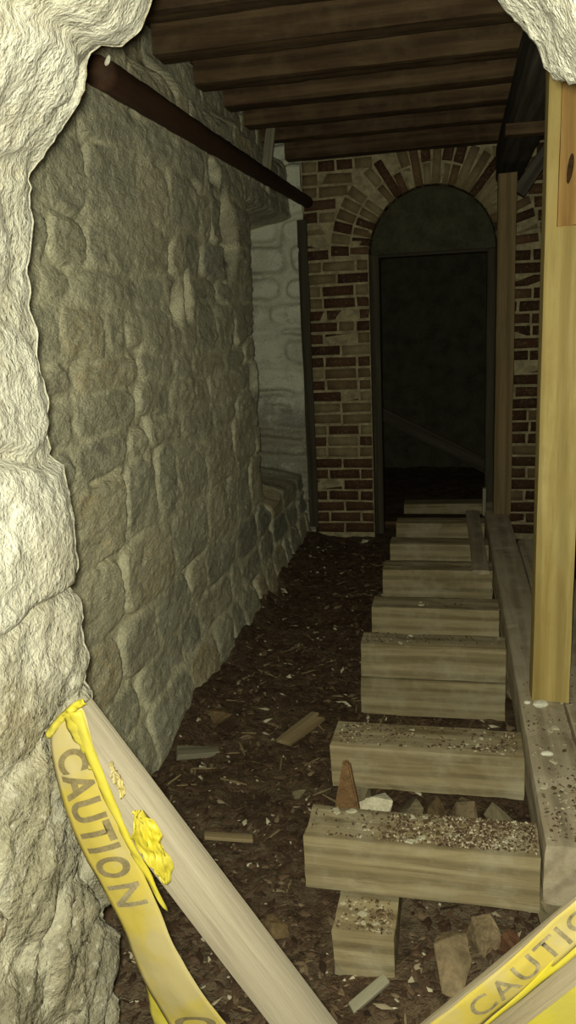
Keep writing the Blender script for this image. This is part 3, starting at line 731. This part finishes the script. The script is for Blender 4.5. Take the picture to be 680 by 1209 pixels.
# on the sill beams
for k in range(34):
    y = 1.66+abs(rng.gauss(0, .38)); x = sill_x(y)+rng.uniform(.02, .20)
    if .19 < x < .34 and 2.30 < y < 2.5: continue
    drop(chips, 'plaster_chip', x, y, .330, rng.uniform(.003, .007)*(2.5 if rng.random() < .3 else 1.1), 'small pale plaster chip lying on the sill beam', 'chip', 'plaster chips on the sill beam')
for k in range(22):
    y = 1.64+abs(rng.gauss(0, .25)); x = sill_x(y)+rng.uniform(.02, .20)
    drop(clods, 'earth_clod', x, y, .330, rng.uniform(.004, .011), 'small brown crumb of earth lying on the sill beam', 'crumb', 'earth crumbs on the sill beam')
wf = rock('plaster_lump', 1, 33, M['chip_white'], (.232, 2.262, .337), (.024, .017, .009), (0, 0, .3), 3, .1); tag(wf, 'white plaster lump at the foot of the yellow post', 'plaster')
wf = rock('plaster_lump', 1, 34, M['chip_white'], (.196, 2.272, .334), (.010, .008, .005), (0, 0, .3), 2, .1); tag(wf, 'little white plaster crumb left of the white lump', 'plaster')
wf = rock('plaster_lump', 1, 35, M['chip_white'], (.225, 1.99, .334), (.017, .010, .006), (0, 0, .1), 2, .1); tag(wf, 'flat white plaster lump on the near part of the sill beam', 'plaster')
# on the block
for k in range(26):
    drop(chips, 'plaster_chip', rng.uniform(-.27, -.155), rng.uniform(1.535, 1.63), .123, rng.uniform(.003, .007)*(2.5 if rng.random() < .3 else 1.1), 'small pale plaster chip lying on the short block', 'chip', 'plaster chips on the short block')
for k in range(16):
    drop(clods, 'earth_clod', rng.uniform(-.27, -.155), rng.uniform(1.54, 1.63), .122, rng.uniform(.005, .010), 'small brown crumb of earth lying on the short block', 'crumb', 'earth crumbs on the short block')
# on the ground
def free(x, y):
    if x > -.39 and any(a-.03 < y < a+b+.03 for a, b, *_ in jl): return False
    if -.30 < x < -.12 and 1.50 < y < 1.8: return False
    if x > .14 and y > 1.55: return False
    return True
k = 0
while k < 150:
    y = 1.25+rng.random()**1.6*3.6; x = rng.uniform(-.98, .12)
    if x < -.62 and y < 1.2 or not free(x, y): continue
    drop(chips, 'plaster_chip', x, y, gh(x, y)+.001, rng.uniform(.004, .011)*(1 if rng.random() < .9 else 1.6), 'small pale plaster chip lying on the dark earth floor', 'chip', 'plaster chips on the earth floor', .5); k += 1
k = 0
while k < 130:
    y = 1.25+rng.random()**1.4*3.7; x = rng.uniform(-.95, .12)
    if not free(x, y): continue
    drop(spl, 'wood_splinter', x, y, gh(x, y)+.002, rng.uniform(.015, .05), 'small wood splinter lying on the dark earth floor', 'splinter', 'wood splinters on the earth floor', .2); k += 1
# bigger pieces, each its own
def scrap(pts, th, loc, rot, name, label, cat, mat):
    bm = bmesh.new(); f = bm.faces.new([bm.verts.new((a, b, 0)) for a, b in pts]); ex = bmesh.ops.extrude_face_region(bm, geom=[f])
    bmesh.ops.translate(bm, vec=(0, 0, th), verts=[g for g in ex['geom'] if isinstance(g, bmesh.types.BMVert)])
    bmesh.ops.recalc_face_normals(bm, faces=bm.faces); bmesh.ops.bevel(bm, geom=bm.edges[:], offset=min(.002, th*.3), segments=1, affect='EDGES')
    o = from_bm(name, bm, mat); o.location = loc; o.rotation_euler = rot; return tag(o, label, cat)
scrap([(-.10, -.03), (.02, -.034), (.10, -.03), (.085, .0), (.11, .008), (.10, .036), (-.02, .034), (-.11, .028)], .014, (-.565, 2.60, gh(-.565, 2.6)+.010), (.05, -.08, 1.05), 'wood_scrap',
      'pale notched wood scrap on the earth left of the second joist', 'wood scrap', M['splint'])
scrap([(-.07, -.013), (.075, -.015), (.07, .012), (-.075, .014)], .012, (-.665, 1.97, gh(-.665, 1.97)+.008), (.05, .05, .12), 'wood_scrap', 'narrow tan stick lying near the leaning board', 'wood scrap', M['splint'])
scrap([(-.10, -.03), (.09, -.02), (.10, .02), (-.06, .04)], .02, (-.90, 2.38, gh(-.9, 2.38)-.004), (.1, .35, .9), 'wood_scrap', 'grey flat scrap lying against the foot of the rubble wall', 'wood scrap', M['lath'])
scrap([(-.055, -.012), (.05, -.016), (.055, .010), (-.05, .014)], .012, (-.195, 1.47, gh(-.195, 1.47)+.012), (.1, -.25, .8), 'wood_scrap', 'pale splintered scrap in front of the short block', 'wood scrap', M['lath'])
M['tan_lump'] = plain('tan_lump', (.23, .175, .11), .35, 18)
big = [(-.02, 1.52, .085, .05, .05, M['tan_lump'], 'broad tan lump lying before the frontmost joist'), (.06, 1.60, .05, .045, .055, M['tan_lump'], 'tan lump under the middle of the frontmost joist'),
       (.125, 1.56, .05, .03, .032, M['brick_loose'], 'dark red brick chunk under the right end of the frontmost joist'), (.205, 1.53, .055, .04, .035, M['rubble'], 'grey tan stone at the right below the sill beam'),
       (.09, 1.45, .075, .05, .03, M['tan_lump'], 'long brown lump just above the right hand board'), (-.24, 2.12, .055, .05, .062, M['chip'], 'pale plaster stone under the left part of the second joist'),
       (-.14, 2.13, .05, .05, .058, M['rubble'], 'grey stone under the middle of the second joist'), (.02, 2.12, .05, .045, .066, M['tan_lump'], 'round tan stone under the right part of the second joist'),
       (-.06, 2.14, .04, .035, .05, M['clod'], 'dark clod under the middle of the second joist'), (.11, 2.13, .045, .04, .062, M['rubble'], 'stone under the second joist, right beside the sill beam'),
       (-.45, 1.62, .045, .035, .03, M['clod'], 'brown clod left of the short block'), (-.06, 2.40, .06, .04, .04, M['rubble'], 'stone in the gap behind the second joist'),
       (-.88, 2.62, .05, .07, .03, M['clod'], 'brown clod at the foot of the rubble wall'), (-.50, 2.22, .03, .025, .018, M['rubble'], 'small stone left of the second joist'),
       (-.62, 5.08, .04, .035, .02, M['chip'], 'pale lump at the left foot of the archway')]
for i, (x, y, a, b, c, m, lb) in enumerate(big):
    z = gh(x, y)+c*.55
    tag(hull('rubble_stone' if m is not M['clod'] else 'earth_lump', 100+i, m, (x, y, z), (a, b, c), (rng.uniform(-.2, .2), rng.uniform(-.2, .2), rng.uniform(0, 3))), lb, 'stone' if m is not M['clod'] else 'clod')
# fine litter: bark, dust and crumbs nobody could count
rs = np.random.RandomState(5); N = 17000
X = rs.uniform(-.98, .20, N*2); Y = 1.05+rs.random_sample(N*2)**1.7*4.0
keep = ~((X > -.30) & (X < -.12) & (Y > 1.52) & (Y < 1.79)); 
for (a, b, *_r) in jl[2:3]: keep &= ~((X > -.37) & (Y > a) & (Y < a+b+.02))
X, Y = X[keep][:N], Y[keep][:N]; N = len(X); Z = ground_h(X, Y)+.001
sz = (.002+.008*rs.random_sample(N)**2.6)*(1+.15*Y); el = rs.uniform(1, 3.4, N); an = rs.uniform(0, 2*PI, N); ti = rs.normal(0, .35, N)
ca, sa = np.cos(an), np.sin(an)
ax = np.stack([ca, sa, np.sin(ti)*.6], 1)*(sz*el)[:, None]; bx = np.stack([-sa, ca, np.sin(rs.normal(0, .4, N))], 1)*sz[:, None]
C0 = np.stack([X, Y, Z], 1); up = np.stack([np.zeros(N), np.zeros(N), sz*rs.uniform(.25, .9, N)+.001], 1)
V = np.stack([C0-ax, C0-bx*.8, C0+ax*.9, C0+bx*.8, C0+up+ax*.15], 1).reshape(-1, 3)
bidx = np.arange(N)*5; tri = np.concatenate([np.stack([bidx+i, bidx+(i+1) % 4, bidx+4], 1) for i in range(4)])
tn = np.clip(rs.beta(1.5, 2.6, N)+(rs.random_sample(N) < .05)*.5, 0, 1)
tag(raw_mesh('floor_litter', V, tri, M['litter'], {'tint': np.repeat(tn, 5)}, smooth=False), 'dark litter of bark, splinters and crumbs covering the earth floor', 'litter', kind='stuff')
# dusting of crumbs on the timbers
N = 9000; pick = rs.random_sample(N); X = np.zeros(N); Y = np.zeros(N); Z = np.zeros(N)
for i in range(N):
    r = pick[i]
    if r < .45: X[i] = np.clip(rs.normal(-.03, .13), -.35, .17); Y[i] = 1.637+rs.uniform(.01, .124); Z[i] = ZT
    elif r < .62: X[i] = rs.uniform(-.35, .16); Y[i] = 2.06+rs.uniform(.01, .13); Z[i] = ZT
    elif r < .68: X[i] = rs.uniform(-.35, .15); Y[i] = 2.79+rs.uniform(.01, .10); Z[i] = ZT
    elif r < .82: X[i] = rs.uniform(-.275, -.15); Y[i] = rs.uniform(1.53, 1.635); Z[i] = .123
    else: Y[i] = 1.63+abs(rs.normal(0, .45)); X[i] = sill_x(Y[i])+rs.uniform(.012, .25); Z[i] = .330
cl = fbm(np.stack([X, Y, Z], 1), 13, 3, 91) + .35*sstep(-.2, .1, X)*(Y < 1.8); kp = (cl > .12) | (rs.random_sample(N) < .22); X, Y, Z = X[kp], Y[kp], Z[kp]; N = len(X)
sz = .0012+.0035*rs.random_sample(N)**2; an = rs.uniform(0, 2*PI, N); ca, sa = np.cos(an), np.sin(an); el = rs.uniform(1, 2.2, N)
ax = np.stack([ca, sa, ca*0], 1)*(sz*el)[:, None]; bx = np.stack([-sa, ca, ca*0], 1)*sz[:, None]; C0 = np.stack([X, Y, Z], 1); up = np.stack([X*0, X*0, sz*1.0], 1)
V = np.stack([C0-ax, C0-bx*.8, C0+ax*.9, C0+bx*.8, C0+up], 1).reshape(-1, 3); bidx = np.arange(N)*5
tri = np.concatenate([np.stack([bidx+i, bidx+(i+1) % 4, bidx+4], 1) for i in range(4)])
tn = np.clip(rs.beta(1.9, 1.2, N)+(rs.random_sample(N) < .1)*.4, 0, 1)
tag(raw_mesh('dust_crumbs', V, tri, M['litter'], {'tint': np.repeat(tn, 5)}, smooth=False), 'fine crumbs and dust scattered over the joists, block and sill beam', 'dust', kind='stuff')

# ================================================================== CAMERA, LIGHT
f = 950.0
Yc = Vector((205, 249, f)).normalized(); Uc = -Vector((188, -3996, f)); Uc = (Uc-Yc*Uc.dot(Yc)).normalized(); Xc = Yc.cross(Uc)
if Xc.x < 0: Xc = -Xc
# rows: world axes expressed in camera (x right, y up, z forward)
right = Vector((Xc.x, Yc.x, Uc.x)); upv = Vector((Xc.y, Yc.y, Uc.y)); fwd = Vector((Xc.z, Yc.z, Uc.z))
cam = bpy.data.cameras.new('camera'); co = bpy.data.objects.new('camera', cam); COL.objects.link(co)
m = Matrix((right, upv, -fwd)).transposed().to_4x4(); m.translation = (0, 0, 1.5); co.matrix_world = m
cam.sensor_fit = 'VERTICAL'; cam.sensor_height = 24; cam.lens = 24*f/1209; cam.clip_start = .05
S.camera = co
def lamp(name, loc, power, radius, col):
    l = bpy.data.lights.new(name, 'POINT'); l.energy = power; l.shadow_soft_size = radius; l.color = col
    o = bpy.data.objects.new(name, l); COL.objects.link(o); o.location = loc; return o
lamp('phone_flash', (-.012, .0, 1.512), 160, .012, (.96, .94, .67))
w = bpy.data.worlds.new('dim_cellar'); S.world = w; w.use_nodes = True
w.node_tree.nodes['Background'].inputs[0].default_value = (1, .95, .7, 1); w.node_tree.nodes['Background'].inputs[1].default_value = .03
vs_ = S.view_settings; vs_.view_transform = 'Standard'; vs_.look = 'None'; vs_.gamma = 1; vs_.use_curve_mapping = False; vs_.exposure = 0
